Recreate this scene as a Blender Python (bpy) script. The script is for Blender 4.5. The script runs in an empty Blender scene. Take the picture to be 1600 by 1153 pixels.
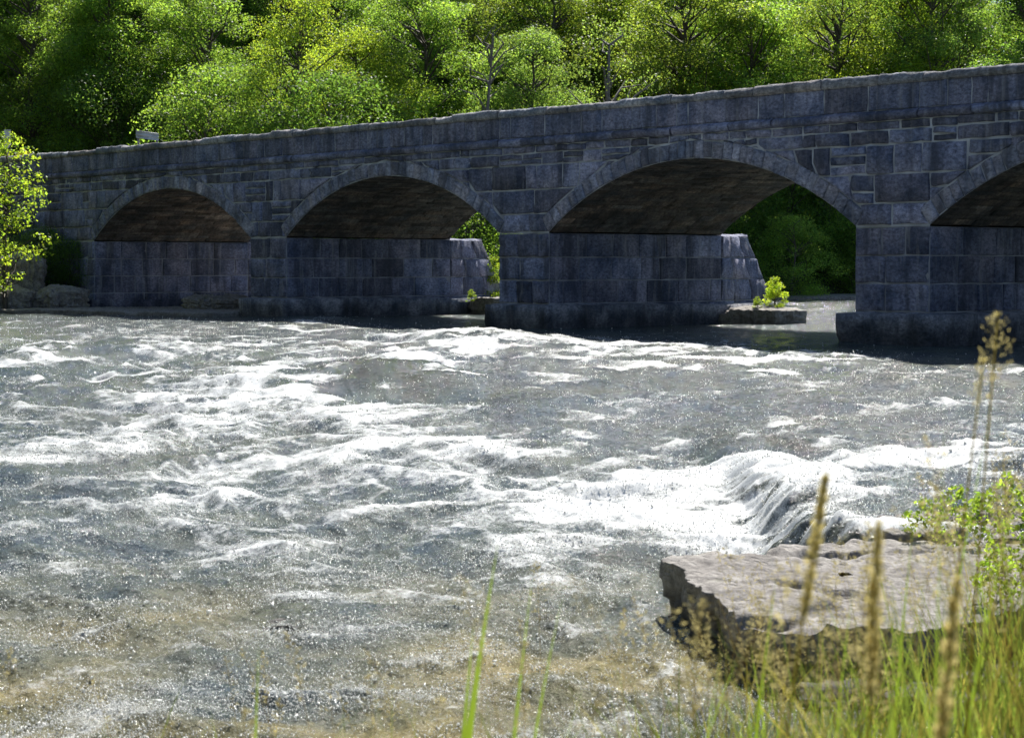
import bpy, math, random
import numpy as np
from mathutils import Vector

random.seed(7)
RS = np.random.RandomState(11)
scene = bpy.context.scene
COL = scene.collection

# ------------------------------------------------------------------ camera frame
TH = math.radians(50.0)
CT, ST = math.cos(TH), math.sin(TH)
RV = np.array([CT, ST])           # to the right, on the ground
FV = np.array([-ST, CT])          # straight ahead, on the ground
CP = np.array([75.2, -40.1])
CZ = 2.0
FPX = 3085.0
YH = 413.0

def w2(X, D):                     # ground frame (metres right, metres ahead) -> world xy
    X = np.asarray(X, float); D = np.asarray(D, float)
    return CP[0] + X*RV[0] + D*FV[0], CP[1] + X*RV[1] + D*FV[1]

def loc(x, y):
    dx = x - CP[0]; dy = y - CP[1]
    return dx*RV[0] + dy*RV[1], dx*FV[0] + dy*FV[1]

# ------------------------------------------------------------------ noise
def sm(a, b, x):
    t = np.clip((np.asarray(x, float) - a)/(b - a), 0, 1)
    return t*t*(3 - 2*t)

def _h(ix, iy, seed):
    n = (ix.astype(np.int64)*374761393 + iy.astype(np.int64)*668265263 + seed*1442695041) & 0xFFFFFFFF
    n = ((n ^ (n >> 13))*1274126177) & 0xFFFFFFFF
    n = (n ^ (n >> 16)) & 0xFFFFFFFF
    return n.astype(np.float64)/4294967295.0*2*math.pi

def pn(x, y, seed=0):
    x = np.asarray(x, float); y = np.asarray(y, float)
    x, y = np.broadcast_arrays(x, y)
    xi = np.floor(x); yi = np.floor(y); fx = x - xi; fy = y - yi
    u = fx*fx*fx*(fx*(fx*6 - 15) + 10); v = fy*fy*fy*(fy*(fy*6 - 15) + 10)
    def g(i, j):
        a = _h(xi + i, yi + j, seed)
        return np.cos(a)*(fx - i) + np.sin(a)*(fy - j)
    a = g(0, 0)*(1 - u) + g(1, 0)*u
    b = g(0, 1)*(1 - u) + g(1, 1)*u
    return (a*(1 - v) + b*v)*1.5

def fbm(x, y, seed=0, o=4, gain=.5, lac=2.03):
    s = 0; a = 1; t = 0
    for k in range(o):
        s = s + a*pn(x, y, seed + k*17); t += a; a *= gain
        x = np.asarray(x)*lac + 13.7; y = np.asarray(y)*lac + 7.1
    return s/t

# ------------------------------------------------------------------ mesh helpers
def link(name, me, parent=None):
    o = bpy.data.objects.new(name, me); COL.objects.link(o)
    if parent is not None: o.parent = parent
    return o

def mesh(name, V, F, mats, tint=None, midx=None, smooth=False, attrs=None):
    V = np.asarray(V, dtype=np.float32).reshape(-1, 3); F = np.asarray(F, dtype=np.int32)
    k = F.shape[1]
    me = bpy.data.meshes.new(name)
    me.vertices.add(len(V)); me.vertices.foreach_set('co', V.ravel())
    me.loops.add(len(F)*k); me.loops.foreach_set('vertex_index', F.ravel())
    me.polygons.add(len(F)); me.polygons.foreach_set('loop_start', np.arange(0, len(F)*k, k, dtype=np.int32))
    me.polygons.foreach_set('loop_total', np.full(len(F), k, dtype=np.int32))
    if smooth: me.polygons.foreach_set('use_smooth', np.ones(len(F), dtype=bool))
    for m in (mats if isinstance(mats, (list, tuple)) else [mats]): me.materials.append(m)
    if midx is not None: me.polygons.foreach_set('material_index', np.asarray(midx, dtype=np.int32))
    if tint is not None:
        a = me.color_attributes.new('tint', 'FLOAT_COLOR', 'POINT')
        t = np.ones((len(V), 4), np.float32); t[:, :3] = tint
        a.data.foreach_set('color', t.ravel())
    for n, d in (attrs or {}).items():
        a = me.attributes.new(n, 'FLOAT', 'POINT'); a.data.foreach_set('value', np.asarray(d, np.float32).ravel())
    me.update(calc_edges=True)
    return me

def tag(o, label=None, cat=None, group=None, kind=None):
    if label: o['label'] = label
    if cat: o['category'] = cat
    if group: o['group'] = group
    if kind: o['kind'] = kind
    return o

def empty(name, l=(0, 0, 0), rz=0):
    o = bpy.data.objects.new(name, None); COL.objects.link(o)
    o.location = l; o.rotation_euler = (0, 0, rz); o.empty_display_size = .2
    return o

class Acc:
    """gathers grids and tubes into one mesh"""
    def __init__(s): s.V = []; s.F = []; s.T = []; s.M = []; s.n = 0
    def grid(s, P, tint=(1, 1, 1), m=0, wrap=False, flip=False):
        nu, nv = P.shape[:2]
        idx = np.arange(nu*nv).reshape(nu, nv) + s.n
        if wrap: idx = np.concatenate([idx, idx[:1]], 0)
        a = idx[:-1, :-1].ravel(); b = idx[1:, :-1].ravel(); c = idx[1:, 1:].ravel(); d = idx[:-1, 1:].ravel()
        f = np.stack([a, b, c, d] if not flip else [d, c, b, a], 1)
        s.V.append(P.reshape(-1, 3)); s.F.append(f)
        t = np.empty((nu*nv, 3)); t[:] = tint
        s.T.append(t); s.M.append(np.full(len(f), m)); s.n += nu*nv
    def tube(s, pts, rad, seg=6, tint=(1, 1, 1), m=0):
        pts = np.asarray(pts, float); n = len(pts)
        rad = np.broadcast_to(np.asarray(rad, float), (n,))
        tg = np.gradient(pts, axis=0); tg /= np.linalg.norm(tg, axis=1)[:, None] + 1e-9
        ref = np.array([.31, .95, .05]); ref = ref if abs(np.dot(tg[0], ref)) < .9 else np.array([1., 0, 0])
        A = np.cross(tg, ref); A /= np.linalg.norm(A, axis=1)[:, None] + 1e-9
        B = np.cross(tg, A)
        an = np.linspace(0, 2*math.pi, seg, endpoint=False)
        P = pts[None] + (np.cos(an)[:, None, None]*A[None] + np.sin(an)[:, None, None]*B[None])*rad[None, :, None]
        s.grid(P, tint, m, wrap=True)
    def quads(s, V, tint, m=0):           # V (n,4,3)
        n = len(V); s.V.append(V.reshape(-1, 3)); s.F.append(np.arange(n*4).reshape(n, 4) + s.n)
        t = np.empty((n, 4, 3)); t[:] = np.asarray(tint).reshape(-1, 1, 3) if np.ndim(tint) > 1 else tint
        s.T.append(t.reshape(-1, 3)); s.M.append(np.full(n, m)); s.n += n*4
    def box(s, x0, x1, y0, y1, z0, z1, tint=(1, 1, 1), m=0):
        c = np.array([[x0, y0, z0], [x1, y0, z0], [x1, y1, z0], [x0, y1, z0], [x0, y0, z1], [x1, y0, z1], [x1, y1, z1], [x0, y1, z1]], float)
        f = [[0, 3, 2, 1], [4, 5, 6, 7], [0, 1, 5, 4], [1, 2, 6, 5], [2, 3, 7, 6], [3, 0, 4, 7]]
        s.quads(c[np.array(f)], tint, m)
    def build(s, name, mats, parent=None, smooth=False):
        me = mesh(name, np.concatenate(s.V), np.concatenate(s.F), mats, np.concatenate(s.T), np.concatenate(s.M), smooth)
        return link(name, me, parent)
    # a rough-faced stone: fn(U,V)->(pos, normal)
    def stone(s, fn, u0, u1, v0, v1, d=.035, gap=.014, nu=9, nv=7, tint=(1, 1, 1), rough=1., m=0, back=.02):
        gu = min(gap, (u1 - u0)*.3); gv = min(gap, (v1 - v0)*.3)
        u0 += gu; u1 -= gu; v0 += gv; v1 -= gv
        def par(a, b, n):
            L = b - a; e = min(.035, L*.2)
            return np.concatenate([[a, a + e*.25], np.linspace(a + e, b - e, n - 4), [b - e*.25, b]])
        def hh(n):
            h = np.ones(n); h[0] = h[-1] = 0; h[1] = h[-2] = .62
            return h
        U, V = np.meshgrid(par(u0, u1, nu), par(v0, v1, nv), indexing='ij')
        # wandering edges
        sd = random.randint(0, 9999)
        mu, mv = .5*(u0 + u1), .5*(v0 + v1)
        U2 = U + pn(V*2.6, U*0 + sd*.37, 5)*gap*1.9
        V2 = V + pn(U*2.1, V*0 + sd*.73, 6)*gap*1.6
        H = np.outer(hh(nu), hh(nv))
        nz = pn(U*3.1 + sd, V*3.7, 1)*.6 + pn(U*8 + sd, V*9, 2)*.5
        h = H*(d*(1 + 1.3*rough*nz)) - back*(H < .01)
        h = h + (H > .99)*random.uniform(-.3, .3)*d
        tu, tv = random.uniform(-.5, .5)*d, random.uniform(-.5, .5)*d
        h = h + (H > .5)*(tu*(U - mu)/(u1 - u0 + .01) + tv*(V - mv)/(v1 - v0 + .01))
        P, N = fn(U2, V2)
        s.grid(P + N*h[..., None], tint, m)

# ------------------------------------------------------------------ materials
def newmat(name):
    m = bpy.data.materials.new(name); m.use_nodes = True
    nt = m.node_tree; nt.nodes.clear()
    return m, nt
class N:
    def __init__(s, nt): s.nt = nt
    def __call__(s, t, **kw):
        n = s.nt.nodes.new('ShaderNode' + t)
        for k, v in kw.items():
            if k.startswith('i_'):
                key = k[2:]
                key = int(key) if key.isdigit() else key.replace('_', ' ')
                if isinstance(v, tuple) and len(v) == 2 and hasattr(v[0], 'outputs'): s.nt.links.new(v[0].outputs[v[1]], n.inputs[key])
                elif hasattr(v, 'outputs'): s.nt.links.new(v.outputs[0], n.inputs[key])
                elif hasattr(v, 'is_output'): s.nt.links.new(v, n.inputs[key])
                else: n.inputs[key].default_value = v
            else: setattr(n, k, v)
        return n
    def math(s, op, a, b=None, c=None, clamp=False):
        n = s.nt.nodes.new('ShaderNodeMath'); n.operation = op; n.use_clamp = clamp
        for i, v in enumerate((a, b, c)):
            if v is None: continue
            if hasattr(v, 'outputs'): v = v.outputs[0]
            if hasattr(v, 'is_output'): s.nt.links.new(v, n.inputs[i])
            else: n.inputs[i].default_value = v
        return n.outputs[0]
    def ramp(s, fac, stops, interp='LINEAR'):
        n = s.nt.nodes.new('ShaderNodeValToRGB'); n.color_ramp.interpolation = interp
        e = n.color_ramp.elements
        while len(e) < len(stops): e.new(.5)
        for q, (p, c) in zip(e, stops):
            q.position = p; q.color = tuple(c) + (1,) if len(c) == 3 else c
        s.nt.links.new(fac.outputs[0] if hasattr(fac, 'outputs') else fac, n.inputs[0])
        return n.outputs[0]
    def mix(s, fac, a, b, mode='MIX'):
        n = s.nt.nodes.new('ShaderNodeMix'); n.data_type = 'RGBA'; n.blend_type = mode
        for i, v in ((0, fac), (6, a), (7, b)):
            if hasattr(v, 'outputs'): v = v.outputs[0]
            if hasattr(v, 'is_output'): s.nt.links.new(v, n.inputs[i])
            else: n.inputs[i].default_value = (tuple(v) + (1,)) if isinstance(v, tuple) and len(v) == 3 else v
        return n.outputs[2]

def pos(n, sx=1, sy=1, sz=1, world=True):
    g = n('NewGeometry') if world else n('TexCoord')
    src = g.outputs['Position'] if world else g.outputs['Object']
    m = n('Mapping', i_Vector=src); m.inputs['Scale'].default_value = (sx, sy, sz)
    return m.outputs[0]
def out(n, sh, disp=None):
    o = n('OutputMaterial'); n.nt.links.new(sh.outputs[0], o.inputs[0])

def stone_mat(name, base, warm=(1, 1, 1), streak=.5, rough=.9, bump=.9):
    m, nt = newmat(name); n = N(nt)
    t = n('Attribute', attribute_name='tint')
    big = n('TexNoise', i_Vector=pos(n), i_Scale=1.1, i_Detail=5., i_Roughness=.6)
    fine = n('TexNoise', i_Vector=pos(n, 1, 1, 1.6), i_Scale=9., i_Detail=8., i_Roughness=.72)
    st = n('TexNoise', i_Vector=pos(n, 3.4, 3.4, .34), i_Scale=1.5, i_Detail=6., i_Roughness=.62)
    dk = n('TexNoise', i_Vector=pos(n, 1.8, 1.8, .25), i_Scale=1.1, i_Detail=5., i_Roughness=.6)
    c = n.mix(1., base, t.outputs['Color'], 'MULTIPLY')
    c = n.mix(1., c, n.ramp(fine, [(.3, (.28, .28, .3)), (.48, (.9, .9, .92)), (.7, (1.8, 1.8, 1.75))]), 'MULTIPLY')
    c = n.mix(1., c, n.ramp(big, [(.36, (.48, .54, .64)), (.64, (1.5, 1.38, 1.32))]), 'MULTIPLY')
    c = n.mix(n.ramp(dk, [(.50, (0, 0, 0)), (.66, (.75, .75, .75))]), c, tuple(v*.25 for v in base))
    c = n.mix(n.math('MULTIPLY', n.ramp(st, [(.53, (0, 0, 0)), (.68, (1, 1, 1))]), streak), c, (.50, .50, .52))
    sep = n('SeparateXYZ', i_Vector=n('NewGeometry').outputs['Position'])
    lvl = n.math('ADD', sep.outputs['Z'], n.math('MULTIPLY', n.math('SUBTRACT', big.outputs[0], .5), 1.4))
    wet = n('MapRange', i_Value=lvl, i_1=.15, i_2=.75, i_3=.38, i_4=1.)
    c = n.mix(1., c, n.ramp(wet, [(0, (0, 0, 0)), (1, (1, 1, 1))]), 'MULTIPLY')
    bp = n('Bump', i_Strength=bump, i_Distance=.05, i_Height=fine)
    b = n('BsdfPrincipled', i_Base_Color=c, i_Roughness=rough, i_Normal=bp)
    out(n, b); return m

def plain_mat(name, col, rough=.8, sc=6., var=.35, bump=.2, metal=0.):
    m, nt = newmat(name); n = N(nt)
    f = n('TexNoise', i_Vector=pos(n), i_Scale=sc, i_Detail=5.)
    c = n.mix(1., col, n.ramp(f, [(.3, (1 - var,)*3), (.7, (1 + var,)*3)]), 'MULTIPLY')
    bp = n('Bump', i_Strength=bump, i_Distance=.02, i_Height=f)
    out(n, n('BsdfPrincipled', i_Base_Color=c, i_Roughness=rough, i_Normal=bp, i_Metallic=metal)); return m

def leaf_mat(name, col, trans, tw=.5, rough=.5):
    m, nt = newmat(name); n = N(nt)
    t = n('Attribute', attribute_name='tint'); oi = n('ObjectInfo')
    c = n.mix(1., n.mix(1., col, t.outputs['Color'], 'MULTIPLY'), oi.outputs['Color'], 'MULTIPLY')
    c2 = n.mix(1., n.mix(1., trans, t.outputs['Color'], 'MULTIPLY'), oi.outputs['Color'], 'MULTIPLY')
    p = n('BsdfPrincipled', i_Base_Color=c, i_Roughness=rough)
    p.inputs['Specular IOR Level'].default_value = .35
    tr = n('BsdfTranslucent', i_Color=c2)
    mx = n('MixShader', i_0=tw); nt.links.new(p.outputs[0], mx.inputs[1]); nt.links.new(tr.outputs[0], mx.inputs[2])
    out(n, mx); return m

M_STONE = stone_mat('blue_grey_limestone', (.172, .190, .272), streak=.22)
M_RING = stone_mat('arch_stone', (.255, .272, .345), streak=.2)
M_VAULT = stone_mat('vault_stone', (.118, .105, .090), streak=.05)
M_PIER = stone_mat('pier_stone', (.152, .168, .240), streak=.3)
M_CONC = stone_mat('footing_concrete', (.22, .235, .27), streak=.3)
M_COPE = stone_mat('coping_stone', (.28, .285, .30), streak=.1)
M_MORT = plain_mat('pale_mortar', (.40, .42, .475), var=.5, sc=1.5)
M_MORTD = plain_mat('dark_mortar', (.27, .28, .32), var=.5, sc=1.5)
M_BARK = plain_mat('bark', (.085, .07, .055), sc=14, bump=.6)
M_BARKG = plain_mat('grey_bark', (.17, .15, .135), sc=14, bump=.6)
M_LEAF = leaf_mat('leaves', (.095, .165, .038), (.40, .58, .07), .55)
M_GRASS = leaf_mat('grass_blades', (.085, .12, .03), (.24, .32, .055), .5)
M_SEED = leaf_mat('dry_seed', (.31, .26, .11), (.54, .46, .20), .6, .8)

def rock_mat():
    m, nt = newmat('river_rock'); n = N(nt)
    f = n('TexNoise', i_Vector=pos(n), i_Scale=9., i_Detail=9., i_Roughness=.75)
    g = n('TexNoise', i_Vector=pos(n), i_Scale=1.6, i_Detail=4.)
    s = n('TexNoise', i_Vector=pos(n, 1, 1, 9), i_Scale=2.4, i_Detail=5.)
    v = n('TexVoronoi', i_Vector=pos(n, 1, 1, 2.), i_Scale=3.1, feature='DISTANCE_TO_EDGE')
    c = n.ramp(f, [(.32, (.10, .09, .085)), (.5, (.28, .265, .25)), (.70, (.46, .445, .425))])
    c = n.mix(1., c, n.ramp(g, [(.3, (.65, .62, .6)), (.7, (1.2, 1.17, 1.14))]), 'MULTIPLY')
    c = n.mix(n.ramp(g, [(.58, (0, 0, 0)), (.7, (.55, .55, .55))]), c, (.10, .11, .035))
    pit = n('TexVoronoi', i_Vector=pos(n, .8, 1.6, 2.5), i_Scale=6., i_Randomness=1.)
    crk = n('TexNoise', i_Vector=pos(n, .6, 1.5, 6), i_Scale=3.2, i_Detail=7., i_Roughness=.65)
    ck = n.math('ABSOLUTE', n.math('SUBTRACT', crk.outputs[0], .5))
    line = n.ramp(ck, [(.0, (0, 0, 0)), (.012, (1, 1, 1))])
    c = n.mix(n.math('MULTIPLY', n.math('SUBTRACT', 1., line), n.ramp(g, [(.42, (0, 0, 0)), (.55, (1, 1, 1))])), c, (.05, .045, .04))
    h = n.math('ADD', n.math('MULTIPLY', f.outputs[0], .6), n.math('MULTIPLY', s.outputs[0], .5))
    h = n.math('ADD', h, n.math('MULTIPLY', n.ramp(pit, [(.1, (0, 0, 0)), (.3, (1, 1, 1))]), .25))
    zz = n('SeparateXYZ', i_Vector=n('NewGeometry').outputs['Position']); 
    lv = n('MapRange', i_Value=n.math('ADD', zz.outputs['Z'], n.math('MULTIPLY', g.outputs[0], .25)), i_1=-.66, i_2=-.50, i_3=.35, i_4=1.)
    c = n.mix(1., c, n.ramp(lv, [(0, (0, 0, 0)), (1, (1, 1, 1))]), 'MULTIPLY')
    bp = n('Bump', i_Strength=.85, i_Distance=.06, i_Height=h)
    out(n, n('BsdfPrincipled', i_Base_Color=c, i_Roughness=.85, i_Normal=bp)); return m
M_ROCK = rock_mat()
M_WET = plain_mat('wet_dark_rock', (.040, .045, .016), rough=.25, sc=5, bump=.6)

def ground_mat():
    m, nt = newmat('earth_and_undergrowth'); n = N(nt)
    f = n('TexNoise', i_Vector=pos(n), i_Scale=1.3, i_Detail=9., i_Roughness=.7)
    g = n('TexNoise', i_Vector=pos(n), i_Scale=14., i_Detail=6.)
    c = n.ramp(f, [(.3, (.025, .03, .012)), (.5, (.05, .065, .02)), (.7, (.11, .095, .05))])
    c = n.mix(1., c, n.ramp(g, [(.3, (.6,)*3), (.7, (1.3,)*3)]), 'MULTIPLY')
    bp = n('Bump', i_Strength=.8, i_Distance=.1, i_Height=g)
    out(n, n('BsdfPrincipled', i_Base_Color=c, i_Roughness=.95, i_Normal=bp)); return m
M_GROUND = ground_mat()

def water_mat():
    m, nt = newmat('river_water'); n = N(nt)
    a = n('Attribute', attribute_name='foam'); sh = n('Attribute', attribute_name='shallow'); gr = n('Attribute', attribute_name='green')
    fb = n('TexNoise', i_Vector=pos(n, 1.3, 1., 1), i_Scale=4.5, i_Detail=9., i_Roughness=.78, i_Distortion=.5)
    fc = n('TexNoise', i_Vector=pos(n, 1.3, 1., 1), i_Scale=17., i_Detail=6., i_Roughness=.8)
    fd = n('TexNoise', i_Vector=pos(n, 1, 1, 1), i_Scale=80., i_Detail=2., i_Roughness=.7)
    br = n.math('ADD', n.math('MULTIPLY', fb.outputs[0], .45), n.math('ADD', n.math('MULTIPLY', fc.outputs[0], .35), n.math('MULTIPLY', fd.outputs[0], .20)))
    bs = n.math('ADD', n.math('MULTIPLY', n.math('SUBTRACT', br, .5), 4.2), .5)
    f = n.math('MULTIPLY', n.math('SUBTRACT', n.math('ADD', n.math('MULTIPLY', a.outputs['Fac'], 1.0), bs), 1.10), 1.45, clamp=True)
    bed = n('TexNoise', i_Vector=pos(n), i_Scale=1.6, i_Detail=5.)
    deep = n.ramp(bed, [(.35, (.028, .052, .072)), (.65, (.080, .105, .098))])
    shal = n.ramp(bed, [(.35, (.13, .12, .045)), (.65, (.30, .24, .10))])
    wc = n.mix(gr.outputs['Fac'], n.mix(sh.outputs['Fac'], deep, shal), (.016, .026, .006))
    r1 = n('TexNoise', i_Vector=pos(n, 1, 1, 1), i_Scale=11., i_Detail=5., i_Roughness=.66)
    r2 = n('TexNoise', i_Vector=pos(n, 1, 1, 1), i_Scale=42., i_Detail=3., i_Roughness=.6)
    bp = n('Bump', i_Strength=1., i_Distance=.055, i_Height=r1)
    bp2 = n('Bump', i_Strength=1., i_Distance=.012, i_Height=r2, i_Normal=bp)
    w = n('BsdfPrincipled', i_Base_Color=wc, i_Roughness=.10, i_IOR=1.333, i_Normal=bp2)
    bf = n('Bump', i_Strength=.6, i_Distance=.02, i_Height=fc)
    fd_ = n('BsdfPrincipled', i_Base_Color=(.80, .82, .83, 1), i_Roughness=.55, i_Normal=bf)
    ft_ = n('BsdfTranslucent', i_Color=(.8, .82, .82, 1)); fo = n('MixShader', i_0=.25)
    nt.links.new(fd_.outputs[0], fo.inputs[1]); nt.links.new(ft_.outputs[0], fo.inputs[2])
    mx = n('MixShader', i_0=f); nt.links.new(w.outputs[0], mx.inputs[1]); nt.links.new(fo.outputs[0], mx.inputs[2])
    out(n, mx); return m
M_WATER = water_mat()
def spray_glint_mat():
    m, nt = newmat('white_spray_and_glint'); n = N(nt)  # white for foam droplets and for sun glints painted as flecks
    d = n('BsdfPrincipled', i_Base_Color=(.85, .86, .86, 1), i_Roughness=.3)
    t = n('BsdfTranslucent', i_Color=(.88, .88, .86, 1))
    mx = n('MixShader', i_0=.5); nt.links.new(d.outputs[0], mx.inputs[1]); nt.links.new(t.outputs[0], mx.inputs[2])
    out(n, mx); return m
M_SPRAY_GLINT = spray_glint_mat()

# ------------------------------------------------------------------ bridge
SPAN, PW, WID = 12.2, 2.4, 7.6
PITCH = SPAN + PW
ZS, ZCR = 3.0, 5.0
RAD = ((SPAN/2)**2 + (ZCR - ZS)**2)/(2*(ZCR - ZS)); ZC = ZCR - RAD
RT = .50
NA = 5
XL, XR = -34., 104.
CX = [PITCH*k + SPAN/2 for k in range(NA)]
ANG = math.asin(SPAN/2/RAD)

def tnt(v=.22, blue=.06):
    b = random.gauss(1, v); b = max(.5, min(1.6, b)); c = random.uniform(-blue, blue)
    return (b*(1 + c), b, b*(1 - c*.8))

bridge = empty('stone_bridge', (0, 0, 0))
tag(bridge, 'old blue-grey stone road bridge with low arches over the foaming river', 'bridge')

def front(y0=0.):
    def fn(U, V):
        P = np.stack([U, np.full_like(U, y0), V], -1)
        return P, np.broadcast_to(np.array([0, -1., 0]), P.shape)
    return fn

def zbot(x):
    for c in CX:
        if abs(x - c) <= SPAN/2 + 1e-6: return ZC + math.sqrt(RAD**2 - (x - c)**2)
    return None
def limits(k, V):      # edges of the masonry between arch k-1 and arch k
    hw = np.sqrt(np.maximum((RAD + RT + .012)**2 - (V - ZC)**2, 0))
    hw = np.minimum(hw, SPAN/2 + .02 + np.maximum(V - ZS, 0)*.735)
    lo = CX[k-1] + hw if k > 0 else np.full_like(V, XL)
    hi = CX[k] - hw if k < NA else np.full_like(V, XR)
    return lo, hi

# spandrel wall
w = Acc()
xs = [XL]
for c in CX: xs += list(np.linspace(c - SPAN/2, c + SPAN/2, 41))
xs += [XR]
for i in range(len(xs) - 1):
    a, b = xs[i], xs[i+1]
    za = zbot(a); zb = zbot(b)
    if abs(b - a) < 1e-6: continue
    inside = zbot(.5*(a + b)) is not None
    za, zb = (za, zb) if inside else (ZS - .04, ZS - .04)
    if not inside and (i == 0 or i == len(xs) - 2): za = zb = -1.
    for y in (0., WID):
        q = np.array([[a, y, za], [b, y, zb], [b, y, 5.70], [a, y, 5.70]])
        w.quads((q if y == 0 else q[::-1])[None], (1, 1, 1), 1)
courses = [3.0, 3.57, 4.32, 5.08, 5.45, 5.695]
fn = front()
for k in range(NA + 1):
    for ci in range(len(courses) - 1):
        z0, z1 = courses[ci], courses[ci+1]
        zz = np.linspace(z0, z1, 5)
        lo, hi = limits(k, zz)
        x = lo.min() + random.uniform(-.3, 0); xe = hi.max()
        if k == 0: x = max(x, -12)
        xe = min(xe, 58)
        while x < xe:
            wd = random.choice([.6, .8, 1.0, 1.2, 1.5, 1.8])*random.uniform(.85, 1.15)*(1 if ci < 3 else .85)
            x1 = x + wd
            subs = [(z0, z1)]
            r = random.random()
            if ci in (1, 2) and r < .13: zm = z0 + (z1 - z0)*random.uniform(.4, .6); subs = [(z0, zm), (zm, z1)]
            elif ci in (1, 2) and r < .16: h3 = (z1 - z0)/3; subs = [(z0, z0 + h3), (z0 + h3, z0 + 2*h3), (z0 + 2*h3, z1)]
            elif ci == 3 and r < .22: subs = [(z0, z0 + .18), (z0 + .18, z1)]
            for (a, b) in subs:
                def fn2(U, V, x=x, x1=x1, k=k):
                    l, h = limits(k, V)
                    g = .012
                    A = np.maximum(x + g, l); B = np.minimum(x1 - g, h)
                    u = (U - x)/(x1 - x)
                    P = np.stack([A + (B - A)*u, np.zeros_like(U), V], -1)
                    P[..., 0] = np.where(B - A < 0, A*0 + .5*(A + B), P[..., 0])
                    P[..., 1] = np.where(B - A < .05, .05, 0)
                    return P, np.broadcast_to(np.array([0, -1., 0]), P.shape)
                mid = np.linspace(a, b, 3); l, h = limits(k, mid)
                if (np.minimum(x1, h) - np.maximum(x, l)).max() > .09:
                    w.stone(fn2, x, x1, a, b, tint=tnt(.36), d=random.uniform(.035, .075), gap=.02)
            x = x1
w.build('spandrel_wall', [M_STONE, M_MORT], bridge)

# arch rings and vaults
for k in range(NA):
    c = CX[k]; vis = k < 4
    def fr(U, V, c=c, y=-.02):
        P = np.stack([c + (RAD + V)*np.sin(U), np.full_like(U, y), ZC + (RAD + V)*np.cos(U)], -1)
        return P, np.broadcast_to(np.array([0, -1., 0]), P.shape)
    r = Acc()
    ts = [-ANG]
    while ts[-1] < ANG - .045: ts.append(ts[-1] + random.uniform(.026, .044))
    ts[-1] = ANG
    for a, b in zip(ts[:-1], ts[1:]):
        # stones are parametrised by arc length for the joint width
        f2 = lambda U, V, fr=fr: fr(U/RAD, V)
        r.stone(f2, a*RAD, b*RAD, random.uniform(-.02, .015), RT + random.uniform(-.05, .02), d=.045, gap=.011, nu=6, nv=9, tint=tnt(.16), rough=1.1, back=.0)
    U, V = np.meshgrid(np.linspace(-ANG, ANG, 60), np.array([.0, RT]), indexing='ij')
    P, _ = fr(U, V, y=-.008); r.grid(P, (1, 1, 1), 1)
    r.build('arch_ring', [M_RING, M_MORT], bridge)
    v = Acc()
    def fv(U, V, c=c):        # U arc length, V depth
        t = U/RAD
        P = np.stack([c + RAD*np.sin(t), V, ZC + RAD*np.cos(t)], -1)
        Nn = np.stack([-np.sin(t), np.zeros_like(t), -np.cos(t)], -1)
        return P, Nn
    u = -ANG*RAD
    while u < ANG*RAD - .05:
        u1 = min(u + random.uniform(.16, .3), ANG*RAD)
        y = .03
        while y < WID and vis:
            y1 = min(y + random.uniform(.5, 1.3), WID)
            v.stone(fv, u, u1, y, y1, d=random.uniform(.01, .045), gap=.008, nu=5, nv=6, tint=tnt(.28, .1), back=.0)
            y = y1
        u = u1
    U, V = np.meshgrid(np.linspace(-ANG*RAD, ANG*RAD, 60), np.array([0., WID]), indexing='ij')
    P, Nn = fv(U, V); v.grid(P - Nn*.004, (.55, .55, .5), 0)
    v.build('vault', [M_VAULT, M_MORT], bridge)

# string course, parapets, coping
def profile_fn(pts):
    pts = np.array(pts, float); d = np.r_[0, np.cumsum(np.linalg.norm(np.diff(pts, axis=0), axis=1))]; d /= d[-1]
    tg = np.diff(pts, axis=0); nn = np.stack([-tg[:, 1], tg[:, 0]], 1); nn /= np.linalg.norm(nn, axis=1)[:, None]
    def f(V):
        y = np.interp(V, d, pts[:, 0]); z = np.interp(V, d, pts[:, 1])
        i = np.clip(np.searchsorted(d, V) - 1, 0, len(nn) - 1)
        return y, z, nn[i, 0], nn[i, 1]
    return f
sc_ = Acc()
pf = profile_fn([(.0, 5.69), (-.10, 5.71), (-.15, 5.76), (-.15, 5.88), (-.03, 5.95)])
x = -12.
while x < 60:
    x1 = x + random.uniform(.8, 1.9); j = random.uniform(-.02, .02); jz = random.uniform(-.012, .012)
    def fs(U, V, j=j, jz=jz):
        y, z, a, b = pf(V)
        return np.stack([U, y + j + .025*pn(U*2.2, V*3, 9), z + jz + .02*pn(U*2.5, V*3, 8)], -1), np.stack([U*0, a, b], -1)*np.array([1, 1, 1.])
    g = np.meshgrid(np.linspace(x + .008, x1 - .008, 12), np.linspace(0, 1, 9), indexing='ij')
    P, Nn = fs(*g); sc_.grid(P, tnt(.2))
    x = x1
sc_.box(XL, -12., -.13, 0, 5.70, 5.94); sc_.box(60.5, XR, -.13, 0, 5.70, 5.94)
sc_.box(XL, XR, .001, .42, 5.701, 5.945)
sc_.build('string_course', [M_STONE], bridge)
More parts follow.
